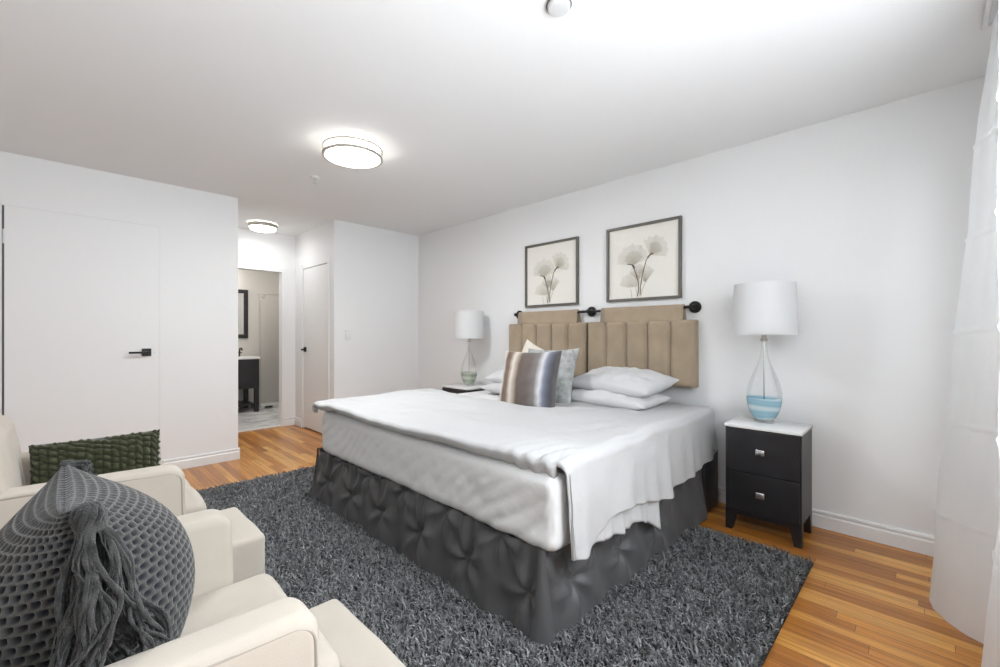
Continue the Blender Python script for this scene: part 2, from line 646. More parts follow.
# window wall behind the camera
WX0, WX1, WZ0, WZ1 = -0.30, 2.20, 0.95, 2.15
wall('wall_front', ((XL, YW - .1, 0), (WX0, YW, H)), ((WX1, YW - .1, 0), (XW, YW, H)), ((WX0, YW - .1, 0), (WX1, YW, WZ0)), ((WX0, YW - .1, WZ1), (WX1, YW, H)))
g = G()
for lo, hi in (((WX0, YW - .09, WZ0), (WX0 + .05, YW - .03, WZ1)), ((WX1 - .05, YW - .09, WZ0), (WX1, YW - .03, WZ1)),
               ((WX0, YW - .09, WZ0), (WX1, YW - .03, WZ0 + .05)), ((WX0, YW - .09, WZ1 - .05), (WX1, YW - .03, WZ1)),
               ((0.98, YW - .09, WZ0), (1.04, YW - .03, WZ1))):
    g.box(lo, hi)
win = struct(g.build('window_1', M['trim'], smooth=False))
# bathroom walls
wall('wall_bathroom_back', ((BX0, BY1, 0), (BX1, BY1 + .1, H)), material='bath_wall')
wall('wall_bathroom_right', ((BX1, YB + .1, 0), (BX1 + .1, BY1 + .1, H)), material='bath_wall')
wall('wall_bathroom_left', ((BX0 - .1, YB + .1, 0), (BX0, BY1 + .1, H)), material='bath_wall')

# closet door
d = struct(G().box((DX0 + .012, YC + .001, .008), (DX1 - .0008, YC + .041, DH - .0008), .0008).build('door_1', M['door'], smooth=False))
G().box((DX0 + .001, YC + .012, .0), (DX0 + .014, YC + .040, DH - .001)).build('door_gap', M['gap'], d, smooth=False)
G().tube([(DX0 + .010, YC + .004, 1.80), (DX0 + .010, YC + .004, 1.90)], .007, 10).build('hinge', M['plastic_white'], d)
hd = G().box((0.437, YC - .012, .985), (0.497, YC + .004, 1.047), .002).build('door_handle', M['black_metal'], d, smooth=False)
g = G()
g.tube([(0.467, YC - .008, 1.016), (0.467, YC - .05, 1.016)], .010, 12)
g.box((0.352, YC - .056, 1.008), (0.478, YC - .042, 1.024), .003)
g.build('lever', M['black_metal'], hd)
G().tube([(0.520, YC - .002, 1.016), (0.520, YC + .008, 1.016)], .004, 10).build('lock_pin', M['nickel'], d)

# hall closet door
d = struct(G().box((XH + .008, HY0 + .004, .012), (XH + .048, HY1 - .003, HH - .006), .002).build('door_2', M['door'], smooth=False))
g = G()
for z in (1.74, .28):
    g.tube([(XH + .004, HY0 + .004, z), (XH + .004, HY0 + .004, z + .09)], .007, 8)
g.build('hinge', M['nickel'], d)
hd = G().box((XH - .006, HY1 - .085, .95), (XH + .01, HY1 - .03, 1.01), .002).build('door_handle', M['black_metal'], d, smooth=False)
g = G()
g.tube([(XH + .004, HY1 - .058, .98), (XH - .045, HY1 - .058, .98)], .010, 12)
g.box((XH - .052, HY1 - .068, .972), (XH - .038, HY1 - .150, .988), .003)
g.build('lever', M['black_metal'], hd)
G().box((XH + .03, HY0, 0), (XH + .06, HY1, .011)).build('door_gap', M['gap'], d, smooth=False)


# baseboards with a stepped profile
def baseboard(name, p0, p1, nrm):
    """p0,p1 on the wall face, nrm points into the room"""
    prof = [(0, 0), (.016, 0), (.016, .070), (.011, .078), (.011, .084), (.017, .090), (.015, .100), (0, .104)]
    p0, p1, nrm = Vector((*p0, 0)), Vector((*p1, 0)), Vector((*nrm, 0))
    vs = []
    for p in (p0, p1):
        for (o, z) in prof:
            q = p + nrm * o
            vs.append((q.x, q.y, z + .0005))
    n = len(prof)
    fs = [(i, (i + 1) % n, n + (i + 1) % n, n + i) for i in range(n)] + [tuple(range(n)), tuple(range(2 * n - 1, n - 1, -1))]
    return struct(G().add(vs, fs).build(name, M['trim'], smooth=False))


baseboard('baseboard_right', (XW, YW), (XW, YF), (-1, 0))
baseboard('baseboard_left', (DX1 + .02, YC), (XC + .012, YC), (0, -1))
baseboard('baseboard_back', (XH, YF), (XW, YF), (0, -1))
baseboard('baseboard_hall_right', (XH, HY1 + .03), (XH, YB), (-1, 0))
baseboard('baseboard_hall_end', (PX1 + .03, YB), (XH, YB), (0, -1))
# trims: doorway casings
g = G()
g.box((PX1, YB - .012, 0.0), (PX1 + .045, YB - .0005, PH + .045), .003)
g.box((PX0 - .045, YB - .012, 0.0), (PX0, YB - .0005, PH + .045), .003)
g.box((PX0, YB - .012, PH), (PX1, YB - .0005, PH + .045), .003)
struct(g.build('trim_1', M['trim'], smooth=False))
struct(G().box((PX0, YB - .005, .0005), (PX1, YB + .1, .012), .003).build('trim_2', M['white_top'], smooth=False))
g = G()
g.box((XH - .010, HY0 - .05, 0), (XH - .0005, HY0 - .004, HH + .05), .003)
g.box((XH - .010, HY1 + .004, 0.11), (XH - .0005, HY1 + .045, HH + .05), .003)
struct(g.build('trim_3', M['trim'], smooth=False))

# light switch
t = thing('light_switch', 'white rocker light switch on the short white wall left of the bed', 'light switch', (2.254, YF - .001, 1.12))
G().box((2.219, YF - .008, 1.10), (2.289, YF - .0005, 1.215), .003).build('switch_plate', M['plastic_white'], t)
G().box((2.238, YF - .012, 1.125), (2.270, YF - .007, 1.19), .002).build('rocker', M['trim'], t)


# ------------------------------------------------------------------ ceiling fittings
def ceiling_light(x, y, r, h, label, power, double):
    t = thing('ceiling_light', label, 'ceiling light', (x, y, H))
    c = (x, y, H)
    G().lathe([(0.001, -.0005), (r * .82, -.0005), (r * .82, -.014), (0.001, -.014)], c).build('ceiling_plate', M['plastic_white'], t)
    prof = [(r * .84, -.012), (r * .88, -.020), (r * .88, -h * .78)]
    for k in range(1, 9):
        a = k / 8 * PI / 2
        prof.append((r * .88 * math.cos(a) + .0005, -h * .78 - h * .30 * math.sin(a)))
    G().lathe(prof, c).build('diffuser', M['diffuser'], t)
    if double:
        for z in (-.022, -h * .80):
            G().lathe([(r * .93, z - .007), (r, z - .007), (r, z + .007), (r * .93, z + .007), (r * .93, z - .007)], c, 64).build('trim_ring', M['nickel'], t)
        for k in range(4):
            a = PI / 4 + k * PI / 2
            px, py = x + r * .965 * math.cos(a), y + r * .965 * math.sin(a)
            G().tube([(px, py, H - .022), (px, py, H - h * .80)], .004, 8).build('ring_post', M['nickel'], t)
    else:
        G().lathe([(r * .93, -.012), (r, -.012), (r, -h * .62), (r * .93, -h * .62), (r * .93, -.012)], c, 64).build('trim_ring', M['nickel'], t)
    ld = bpy.data.lights.new('lamp_glow', 'AREA')
    ld.shape = 'DISK'
    ld.size = r * 1.6
    ld.energy = power
    ld.color = (0.96, 0.98, 1.0)
    lo = bpy.data.objects.new('lamp_glow', ld)
    COL.objects.link(lo)
    lo.parent = t
    lo.location = (0, 0, -h * 1.12)
    return t


ceiling_light(1.375, 2.777, 0.196, .090, 'large round two-ring ceiling light over the bedroom', 17, True)
ceiling_light(1.59, 5.42, 0.150, .085, 'small round ceiling light with single metal band in the hallway', 1.7, False)
t = thing('smoke_detector', 'round white smoke detector at the top edge of the bedroom ceiling', 'smoke detector', (1.345, 1.015, H))
G().lathe([(0.001, -.0005), (.048, -.0005), (.050, -.006), (.001, -.006)], (1.345, 1.015, H)).build('mounting_ring', M['gap'], t)
G().lathe([(.044, -.006), (.044, -.014), (.038, -.021), (.014, -.024), (.001, -.024)], (1.345, 1.015, H)).build('cover', M['detector'], t)
t = thing('fire_sprinkler', 'small pendent fire sprinkler in the ceiling behind the large light', 'sprinkler', (1.422, 3.528, H))
G().lathe([(0.001, -.0005), (.036, -.0005), (.030, -.012), (.010, -.014)], (1.422, 3.528, H)).build('escutcheon', M['plastic_white'], t)
G().lathe([(.009, -.014), (.009, -.034), (.004, -.036), (.004, -.050), (.018, -.050), (.018, -.053), (.001, -.053)], (1.422, 3.528, H), 24).build('deflector', M['brass'], t)

# ------------------------------------------------------------------ bathroom beyond the doorway
t = thing('bathroom_vanity', 'black wooden vanity with open legs and white top in the bathroom', 'vanity', (1.72, 7.42, 0))
vx0, vx1, vy0, vy1 = 1.36, 2.055, 7.17, 7.76
G().box((vx0, vy0, .36), (vx1, vy1, .80), .004).build('cabinet', M['black_wood'], t, smooth=False)
for k in range(2):
    dr = G().box((vx0 + .03 + k * .325, vy0 - .015, .42), (vx0 + .335 + k * .325, vy0 + .002, .77), .004).build('door', M['black_wood'], t, smooth=False)
    G().lathe([(.001, .013), (.012, .013), (.012, 0), (.001, 0)], (vx0 + .29 + k * .09, vy0 - .02, .60), 16).build('knob', M['chrome'], dr)
for lx in (vx0 + .002, vx1 - .062):
    for ly in (vy0 + .002, vy1 - .06):
        G().box((lx, ly, .0045), (lx + .06, ly + .055, .362), .003).build('leg', M['black_wood'], t, smooth=False)
G().box((vx0 + .04, vy0 + .05, .10), (vx1 - .04, vy1 - .04, .125), .003).build('shelf', M['black_wood'], t, smooth=False)
G().box((vx0 - .01, vy0 - .02, .80), (vx1 + .01, vy1 + .01, .832), .004).build('countertop', M['ceramic'], t, smooth=False)
g = G()
g.tube([(1.90, 7.60, .832), (1.90, 7.60, .90), (1.90, 7.58, .95), (1.90, 7.50, .955), (1.90, 7.46, .93)], .012, 10)
g.build('faucet', M['black_metal'], t)
G().box((1.86, 7.61, .875), (1.94, 7.63, .89), .003).build('faucet_handle', M['black_metal'], t)

t = thing('bathroom_mirror', 'black framed wall mirror above the bathroom vanity', 'mirror', (1.72, BY1 - .002, 1.11))
mx0, mx1, mz0, mz1 = 1.42, 2.06, 1.11, 1.885
g = G()
for lo, hi in (((mx0, BY1 - .03, mz0), (mx0 + .06, BY1 - .001, mz1)), ((mx1 - .06, BY1 - .03, mz0), (mx1, BY1 - .001, mz1)),
               ((mx0 + .06, BY1 - .03, mz0), (mx1 - .06, BY1 - .001, mz0 + .06)), ((mx0 + .06, BY1 - .03, mz1 - .06), (mx1 - .06, BY1 - .001, mz1))):
    g.box(lo, hi, .003)
g.build('mirror_frame', M['black_wood'], t, smooth=False)
G().box((mx0 + .055, BY1 - .016, mz0 + .055), (mx1 - .055, BY1 - .008, mz1 - .055)).build('mirror_glass', M['mirror'], t, smooth=False)

t = thing('vanity_light', 'lit wall lamp above the black bathroom mirror', 'wall lamp', (1.72, BY1 - .002, 2.06))
G().box((1.55, BY1 - .03, 2.03), (1.89, BY1 - .001, 2.08), .004).build('mounting_bar', M['black_metal'], t)
for k in range(2):
    G().lathe([(.001, -.06), (.030, -.055), (.045, .0), (.04, .05), (.001, .06)], (1.62 + k * .20, BY1 - .09, 2.07), 24).build('glass_shade', M['diffuser'], t)
area_light('bathroom_glow', (1.75, 6.8, H - .03), (1.75, 6.8, 0), .6, .6, 10, (1, .96, .90))

t = thing('shower_screen', 'clear glass shower screen with metal top rail beyond the vanity', 'shower screen', (2.34, 7.36, 0))
G().box((2.105, 7.355, .05), (2.615, 7.363, 1.79)).build('glass_panel', M['glass'], t, smooth=False)
G().box((2.10, 7.35, 1.79), (2.618, 7.37, 1.815), .002).build('top_rail', M['nickel'], t)
g = G()
g.box((2.118, 7.35, .02), (2.130, 7.37, 1.80), .002)
g.build('hinge_post', M['nickel'], t)
G().tube([(2.165, 7.355, 1.75), (2.165, 7.335, 1.75)], .022, 16).build('roller', M['chrome'], t)
G().box((2.19, 7.345, .02), (2.30, 7.372, .045), .003).build('door_sweep', M['black_metal'], t)
t = thing('shower_tray', 'low white shower tray behind the glass screen', 'shower tray', (2.36, 7.57, 0.004))
G().box((2.10, 7.375, .0045), (2.615, 7.77, .06), .008).build('tray', M['ceramic'], t)

# ------------------------------------------------------------------ rug
RX0, RX1, RY0, RY1 = 0.33, 2.655, 0.41, 3.775
t = thing('shag_rug', 'dark grey shag rug under the bed and armchairs', 'rug', ((RX0 + RX1) / 2, (RY0 + RY1) / 2, 0))
G().box((RX0, RY0, .0005), (RX1, RY1, .010), .003).build('rug_backing', M['rug_base'], t, smooth=False)


def shag():
    n0 = 128000
    P = np.column_stack([rng.uniform(RX0 + .004, RX1 - .004, n0), rng.uniform(RY0 + .004, RY1 - .004, n0)])
    hide = (P[:, 0] > 1.36) & (P[:, 1] > 1.15) & (P[:, 1] < 2.95)
    hide |= (P[:, 0] < 0.42) & (P[:, 1] > 0.9)
    P = P[~hide]
    n = len(P)
    # clumps give the pile its mottled lie
    ph = np.sin(P[:, 0] * 37 + 2.3 * np.sin(P[:, 1] * 23)) + np.sin(P[:, 1] * 41 + 2.0 * np.sin(P[:, 0] * 29)) + 0.8 * np.sin(P[:, 0] * 90 + P[:, 1] * 71)
    ang = rng.uniform(0, 2 * PI, n) * 0.6 + ph * 1.3
    L = rng.uniform(.028, .046, n)
    lean = rng.uniform(.35, 1.0, n)
    dx, dy = np.cos(ang), np.sin(ang)
    w = rng.uniform(.0020, .0040, n)
    base = np.column_stack([P, np.full(n, .009)])
    side = np.column_stack([-dy, dx, np.zeros(n)]) * w[:, None]
    out = np.column_stack([dx, dy, np.zeros(n)])
    upv = np.array([0, 0, 1.0])
    mid = base + out * (L * lean * .30)[:, None] + upv * (L * (1 - .25 * lean) * .60)[:, None]
    tip = base + out * (L * lean * .85)[:, None] + upv * (L * (1 - .45 * lean) * .88)[:, None]
    for arr in (mid, tip):
        arr[:, 0] = np.clip(arr[:, 0], RX0 - .012, RX1 + .012)
        arr[:, 1] = np.clip(arr[:, 1], RY0 - .012, RY1 + .012)
    V = np.empty((n, 5, 3))
    V[:, 0] = base - side
    V[:, 1] = base + side
    V[:, 2] = mid + side
    V[:, 3] = mid - side
    V[:, 4] = tip
    tone = np.clip(0.45 + 0.10 * ph / 2 + rng.normal(0, .24, n), 0, 1)
    A = np.repeat(tone[:, None], 5, 1)
    cen = np.array([(RX0 + RX1) / 2, (RY0 + RY1) / 2, 0])
    V = (V - cen).reshape(-1, 3)
    me = bpy.data.meshes.new('pile')
    me.vertices.add(n * 5)
    me.vertices.foreach_set('co', V.ravel())
    me.loops.add(n * 7)
    b5 = np.arange(n)[:, None] * 5
    loops = np.concatenate([b5 + np.array([[0, 1, 2, 3]]), b5 + np.array([[3, 2, 4]])], axis=1)
    me.loops.foreach_set('vertex_index', loops.ravel())
    me.polygons.add(n * 2)
    st = (np.arange(n)[:, None] * 7 + np.array([[0, 4]])).ravel()
    tot = np.tile([4, 3], n)
    me.polygons.foreach_set('loop_start', st)
    me.polygons.foreach_set('loop_total', tot)
    at = me.attributes.new('pat', 'FLOAT', 'POINT')
    at.data.foreach_set('value', A.ravel())
    me.materials.append(M['rug'])
    me.update(calc_edges=True)
    me.validate()
    o = bpy.data.objects.new('pile', me)
    COL.objects.link(o)
    o.parent = t
    o['kind'] = 'stuff'


shag()

# ------------------------------------------------------------------ bed
BX, BXH = 1.265, 3.10
SKF = 3.075        # the skirt's far side stands a little proud of the mattress          # foot face, head end
BYN, BYFAR = 1.035, 3.04       # near side, far side
bed = thing('bed', 'king size bed with charcoal pintucked skirt and pale grey fitted sheet', 'bed', ((BX + BXH) / 2, 2.04, 0))


def pins(L, off=0.0):
    out = []
    x = .18 + off
    while x < L + .2:
        out.append((x, .165))
        out.append((x - .18, .325))
        x += .36
    return out


def skirt_side(p0, p1, nrm, seed, flare=.045):
    p0, p1, nrm = Vector((*p0, 0)), Vector((*p1, 0)), Vector((*nrm, 0))
    L = (p1 - p0).length
    d = (p1 - p0).normalized()
    pp = [p for p in pins(L) if abs(nrm.y) < .5 or p[0] < 1.25]
    zt, zb = .352, .016

    def fn(u, v):
        s = u * L
        z = zb + (zt - zb) * v
        o = flare * (1 - v) ** 1.3 + .004
        # gathered ruffle at the top and loose folds at the hem
        o += .006 * math.sin(s * 60 + 2 * math.sin(s * 13 + seed)) * v ** 4
        o += .009 * math.sin(s * 15 + seed) * (1 - v) + .006 * math.sin(s * 31 + seed * 2 + z * 9)
        for (ps, pz) in pp:
            dx, dz = s - ps, z - pz
            r2 = dx * dx + dz * dz
            if r2 > .07:
                continue
            r = math.sqrt(r2)
            o -= .022 * math.exp(-r2 / .0012)
            th = math.atan2(dz, dx)
            star = abs(math.cos(2.5 * th + ps * 7)) ** 5
            o += .015 * star * math.exp(-(r - .07) ** 2 / .0050)
            o -= .009 * abs(math.sin(2.5 * th + ps * 7)) ** 8 * math.exp(-(r - .05) ** 2 / .006)
            o += .011 * (dz > 0) * math.cos(dx * 75 + ps) * math.exp(-abs(dx) / .06) * min(1, r / .05)
        o += .004 * noise.noise(Vector((s * 9, z * 9, seed)))
        q = p0 + d * s + nrm * o
        return (q.x, q.y, z)
    return G().grid(fn, int(L / .009), 38)


g = G()
for args in (((BX, SKF - .005), (BX, BYN + .005), (-1, 0), 1.0), ((BX + .005, BYN), (2.865, BYN), (0, -1), 5.0)):
    q = skirt_side(*args)
    g.add(q.v, q.f)
q = skirt_side((BX + .005, SKF), (BXH - .10, SKF), (0, 1), 9.0)
g.add(q.v, q.f)
sk = g.build('bed_skirt', M['skirt'], bed, angle=180)
# loose corner pleats closing the skirt at the foot


def pleat(cx, cy, sx, sy):
    def fn(u, v):
        z = .016 + .336 * v
        fl = .045 * (1 - v) ** 1.3 + .008
        a = -.15 + u * (PI / 2 + .3)
        return (cx - sx * (math.cos(a) * (fl + .008)), cy - sy * (math.sin(a) * (fl + .008)), z)
    return G().grid(fn, 10, 20)


for (cx, cy, sy) in ((BX + .004, BYN + .004, 1), (BX + .004, SKF - .004, -1)):
    pleat(cx, cy, 1, sy).build('corner_pleat', M['skirt'], bed, angle=180)


def mat_disp(q, n):
    d = Vector((0, -.070 * (3.1 - q.x) / 1.83 * max(0, min(1, (BYFAR - q.y) / 2.0)), 0))
    if q.z < .61 and abs(n.z) < .9:
        # slack of the fitted sheet: slanting creases and a slightly sagging lower edge
        k = max(0.0, min(1.0, (.61 - q.z) / .16))
        s = q.y if abs(n.x) > abs(n.y) else q.x
        w = n.x * n.x * (1 if n.x < 0 else 0)          # strongest on the foot face
        ph = s * 30 + q.z * 44 + 3.5 * noise.noise(Vector((s * 2.5, q.z * 3, 1.7)))
        a = abs(math.sin(ph)) ** .7 - .6
        msk = max(0.0, noise.noise(Vector((s * 1.9, q.z * 2.5, 8.3))) + .35)
        h = .017 * a * msk * k + .016 * noise.noise(Vector((s * 4, q.z * 4, 3.1))) * k + .005 * noise.noise(Vector((s * 18, q.z * 14, 6.1))) * k
        d += n * h * w
        if q.z < .45:
            d += n * .010 * (.45 - q.z) / .1 * w
            d.z += -.005 * noise.noise(Vector((s * 6, 0, 2.2))) * (.45 - q.z) / .1
    d.y += .012 * max(0, -n.y)
    return d


G().soft((BX - .005, BYN - .005, .335), (BXH, BYFAR + .005, .632), .055, .014, mat_disp).build('mattress', M['mattress'], bed, angle=180)
G().soft((BX + .03, BYN + .03, .10), (BXH - .02, BYFAR - .03, .345), .02, .2).build('box_spring', M['skirt'], bed)
g = G()
g.box((2.872, BYN - .030, .012), (XW - .095, BYN + .05, .415), .02, 4)
g.box((3.085, BYN + .03, .05), (XW - .075, BYFAR - .03, .36), .02, 4)
g.build('head_rail', M['black_wood'], bed)

# flat sheet hanging out below the duvet on the near side


def interp(x, pts):
    if x <= pts[0][0]:
        return pts[0][1]
    for (a, b), (c, d_) in zip(pts, pts[1:]):
        if x <= c:
            t = (x - a) / (c - a)
            return b + (d_ - b) * t
    return pts[-1][1]


def yside(x):
    return .936 + (x - 1.27) / 1.83 * .09


SH = [(1.44, .335), (1.476, .321), (1.58, .304), (1.70, .285), (1.82, .275), (1.868, .285), (1.95, .26), (2.038, .227), (2.10, .185), (2.14, .19)]


def sheet_fn(u, v):
    x = 1.44 + u * .70
    zb = interp(x, SH) + .004 * math.sin(x * 50)
    z = .56 + (zb - .56) * v
    y = yside(x) + .008 - .010 * v * (1 + math.sin(x * 33 + 1.0)) * .5 - .006 * math.sin(x * 70) * v
    if u > .86:
        y -= .022 * v * math.sin((u - .86) / .14 * PI)
    return (x + .010 * v * math.sin(x * 30), y, z)


o = G().grid(sheet_fn, 60, 24).build('flat_sheet', M['sheet'], bed, angle=180)
sm = o.modifiers.new('thickness', 'SOLIDIFY')
sm.thickness = .004

# duvet: one big cloth over the top, rolled at the foot, hanging down on the near side
HEM = [(1.27, .335), (1.386, .312), (1.44, .310), (1.475, .325), (1.516, .356), (1.60, .390), (1.717, .397), (1.82, .383), (1.922, .359), (2.06, .335), (2.19, .313), (2.235, .312), (2.273, .328),
       (2.45, .330), (2.617, .325), (2.80, .338), (2.962, .353), (3.10, .40)]


def duvet():
    nu, nv = 170, 190
    vs = []
    top = .690
    nz = lambda *a: noise.noise(Vector(a))

    for i in range(nu + 1):
        u = i / nu
        for j in range(nv + 1):
            v = j / nv
            # v: 0 far hanging edge -> .66 shoulder -> 1 near hem
            yfar = BYFAR + .008
            t = max(0.0, min(1.0, (v - .06) / .60))
            ymid = yfar + (1.0 - yfar) * t
            x0 = 1.245 + .063 * t ** 3
            x_end = 3.085
            if ymid > 1.92:
                x_end = 2.225 + .86 * max(0, 1 - (ymid - 1.92) / .30) ** 1.5
            x = x0 + (x_end - x0) * max(0, (u - .05)) / .95
            R = .050
            yT = yside(x) + R
            yy = yfar + (yT - yfar) * t
            z = top + .014 * nz(x * 2.2, yy * 2.2, .3) + .008 * nz(x * 6, yy * 5, 2.3) + .004 * nz(x * 16, yy * 9, 7.3)
            z += .004 * math.sin(yy * 38 + x * 9 + 3 * nz(x * 2, yy * 2, 6)) * max(0, nz(x * 1.8, yy * 1.8, 11) + .2)
            z += .026 * math.exp(-((x - 1.95) / .34) ** 2 - ((yy - 2.85) / .30) ** 2)
            z += .012 * math.exp(-((x - x0 - .20) / .16) ** 2)
            z -= .022 * max(0, (x - 2.2) / .9)
            y = yy
            hem = interp(x, HEM)
            if v < .06:
                k = 1 - v / .06
                y = yfar + .018 * math.sin(k * PI / 2)
                z = z - .035 * k ** 1.2
            elif v > .66:
                k = (v - .66) / .34
                arc = .20
                if k < arc:
                    a = k / arc * PI / 2
                    y = yT - R * math.sin(a)
                    z = z - R * (1 - math.cos(a))
                else:
                    q = (k - arc) / (1 - arc)
                    zs = z - R
                    z = zs + (hem - zs) * q
                    wv = math.sin(x * 15 + .8) * .5 + math.sin(x * 37 + 2 * nz(x * 3, 0, 4)) * .5
                    amp = (.013 if x > 1.60 else .009) * q ** 1.3
                    y = yT - R - .004 * q - amp * (1 + wv)
                    if x < 1.60:
                        y -= .012 * q * math.exp(-((x - 1.39) / .05) ** 2)
                    # the flap that ends at the step in the hem
                    y -= .020 * q * math.exp(-((x - 2.22) / .05) ** 2)
                    y += .005 * nz(x * 7, z * 9, 5.5) * min(1, q * 3)
                    x += .004 * math.sin(z * 45 + x * 8) * (1 - q)
            # creases pulled towards the near foot corner
            if v <= .66:
                w = math.exp(-((x - 1.36) / .13) ** 2 - ((yy - 1.03) / .20) ** 2)
                z += .016 * math.sin((yy - .95) * 85 + (x - 1.3) * 30) * w
                if yy > 2.15 and u > .95:
                    z -= .045 * ((u - .95) / .05) ** 1.5
            # thick roll of the foot edge
            if u < .05:
                k = 1 - u / .05
                if v <= .66:
                    droop = .030 * t ** 5
                    x = x0 - .026 * math.sin(k * PI) - .004
                    z = z - (.050 + droop) * (1 - math.cos(k * PI)) / 2
                    x += .012 * k * (k > .5)
                else:
                    x = x0 - .012 * math.sin(k * PI) + .02 * max(0, (v - .7) / .3)
                    y += .012 * k
                    if v < .75:
                        z -= .030 * (1 - math.cos(k * PI)) / 2 * (1 - (v - .66) / .09)
            vs.append((x, y, z))
    fs = []
    for i in range(nu):
        for j in range(nv):
            a = i * (nv + 1) + j
            fs.append((a, a + 1, a + nv + 2, a + nv + 1))
    g = G().add(vs, fs)
    o = g.build('duvet', M['linen'], None, loc=(2.15, 2.04, .63), angle=180)
    sm = o.modifiers.new('thickness', 'SOLIDIFY')
    sm.thickness = .014
    sm.offset = -1
    tag(o, 'white duvet spread over the bed and hanging over its near side', 'duvet')
    return o


duvet()


# ------------------------------------------------------------------ pillows
def pillow_mesh(w, h, t, n=60, pinch=.06, power=.42, disp=None, attr=None, ear=0.0, wrinkle=0.0, seed=0.0, pattern=None, depth=0.0):
    """cushion in local x (width), y (height), z (thickness)"""
    def shape(u, v, s):
        x = w / 2 * u * (1 - pinch * (1 - v * v) * abs(u))
        y = h / 2 * v * (1 - pinch * (1 - u * u) * abs(v))
        k = max(0.0, (1 - u * u) * (1 - v * v))
        z = s * t / 2 * k ** power
        if ear:
            z *= 1
        if wrinkle:
            z += s * wrinkle * k ** .5 * noise.noise(Vector((u * 2.2 + seed, v * 2.6, s * 3 + seed)))
            z += s * wrinkle * .5 * k ** .4 * noise.noise(Vector((u * 6 + seed, v * 5, s * 7)))
        return np.array((x, y, z))
    g = G()
    vs, at = [], []
    idx = {}

    def warp(q):
        a = q * 2 - 1
        return math.sin(a * PI / 2) * .55 + a * .45
    tone = {}
    if pattern:
        W = [warp(q / n) for q in range(n + 1)]
        for s in (1, -1):
            S = np.array([[shape(a, b, s) for b in W] for a in W])
            ca = np.zeros((n + 1, n + 1))
            cb = np.zeros((n + 1, n + 1))
            ca[1:] = np.cumsum(np.linalg.norm(np.diff(S, axis=0), axis=2), axis=0)
            cb[:, 1:] = np.cumsum(np.linalg.norm(np.diff(S, axis=1), axis=2), axis=1)
            ca = np.repeat((ca[:, n // 2] - ca[n // 2, n // 2])[:, None], n + 1, 1)
            cb = np.repeat((cb[n // 2] - cb[n // 2, n // 2])[None], n + 1, 0)
            tone[s] = [[pattern(ca[i, j] + 5, cb[i, j] + 5) for j in range(n + 1)] for i in range(n + 1)]
        disp = lambda i, j, s: depth * (tone[s][round(i * n)][round(j * n)] - .5)
        attr = lambda i, j, s: tone[s][round(i * n)][round(j * n)]
    for s in (1, -1):
        for i in range(n + 1):
            for j in range(n + 1):
                edge = i in (0, n) or j in (0, n)
                if s == -1 and edge:
                    idx[(s, i, j)] = idx[(1, i, j)]
                    continue
                u, v = warp(i / n), warp(j / n)
                p = shape(u, v, s)
                if disp and not edge:
                    e = 1e-3
                    du = shape(min(u + e, 1), v, s) - shape(max(u - e, -1), v, s)
                    dv = shape(u, min(v + e, 1), s) - shape(u, max(v - e, -1), s)
                    nn = np.cross(du, dv) * s
                    ln = np.linalg.norm(nn)
                    if ln > 1e-12:
                        p = p + nn / ln * disp(i / n, j / n, s)
                idx[(s, i, j)] = len(vs)
                vs.append(tuple(p))
                if attr:
                    at.append(attr(i / n, j / n, s))
    fs = []
    for s in (1, -1):
        for i in range(n):
            for j in range(n):
                q = [idx[(s, i, j)], idx[(s, i + 1, j)], idx[(s, i + 1, j + 1)], idx[(s, i, j + 1)]]
                fs.append(q if s == 1 else q[::-1])
    g.add(vs, fs, at if attr else None)
    return g


def place(o, loc, right, up):
    """local x -> right, local y -> up"""
    r = Vector(right).normalized()
    u = Vector(up)
    u = (u - r * u.dot(r)).normalized()
    n = r.cross(u)
    o.matrix_world = Matrix(((r.x, u.x, n.x, loc[0]), (r.y, u.y, n.y, loc[1]), (r.z, u.z, n.z, loc[2]), (0, 0, 0, 1)))
    return o


def pillow(name, label, cat, dims, material, loc, right, up, group=None, **kw):
    o = pillow_mesh(*dims, **kw).build(name, M[material], None, local=True, loc=(0, 0, 0), angle=180)
    place(o, loc, right, up)
    return tag(o, label, cat, group)


# sleeping pillows, right stack then left stack (right = along -Y seen from the foot, up = towards the wall)
GRP = 'white sleeping pillows'
pillow('sleeping_pillow', 'plump white pillow, lower one of the stack nearest the blue lamp', 'pillow', (.66, .44, .15), 'pillow_white', (2.760, 1.600, .712), (.03, -1, -.02), (1, .03, .04), GRP, wrinkle=.022, seed=1.2, pinch=.05)
pillow('sleeping_pillow', 'plump white pillow, upper one of the stack nearest the blue lamp', 'pillow', (.66, .46, .18), 'pillow_white', (2.850, 1.590, .818), (-.05, -1, -.03), (1, -.05, .14), GRP, wrinkle=.026, seed=4.7, pinch=.05)
pillow('sleeping_pillow', 'white pillow on the far half of the bed, lower one of its stack', 'pillow', (.66, .44, .14), 'pillow_white', (2.82, 2.50, .700), (0, -1, 0), (1, 0, .05), GRP, wrinkle=.014, seed=7.9, pinch=.05)
pillow('sleeping_pillow', 'white pillow on the far half of the bed, upper one of its stack', 'pillow', (.66, .44, .17), 'pillow_white', (2.88, 2.52, .805), (0, -1, 0), (1, 0, .20), GRP, wrinkle=.014, seed=9.1, pinch=.05)
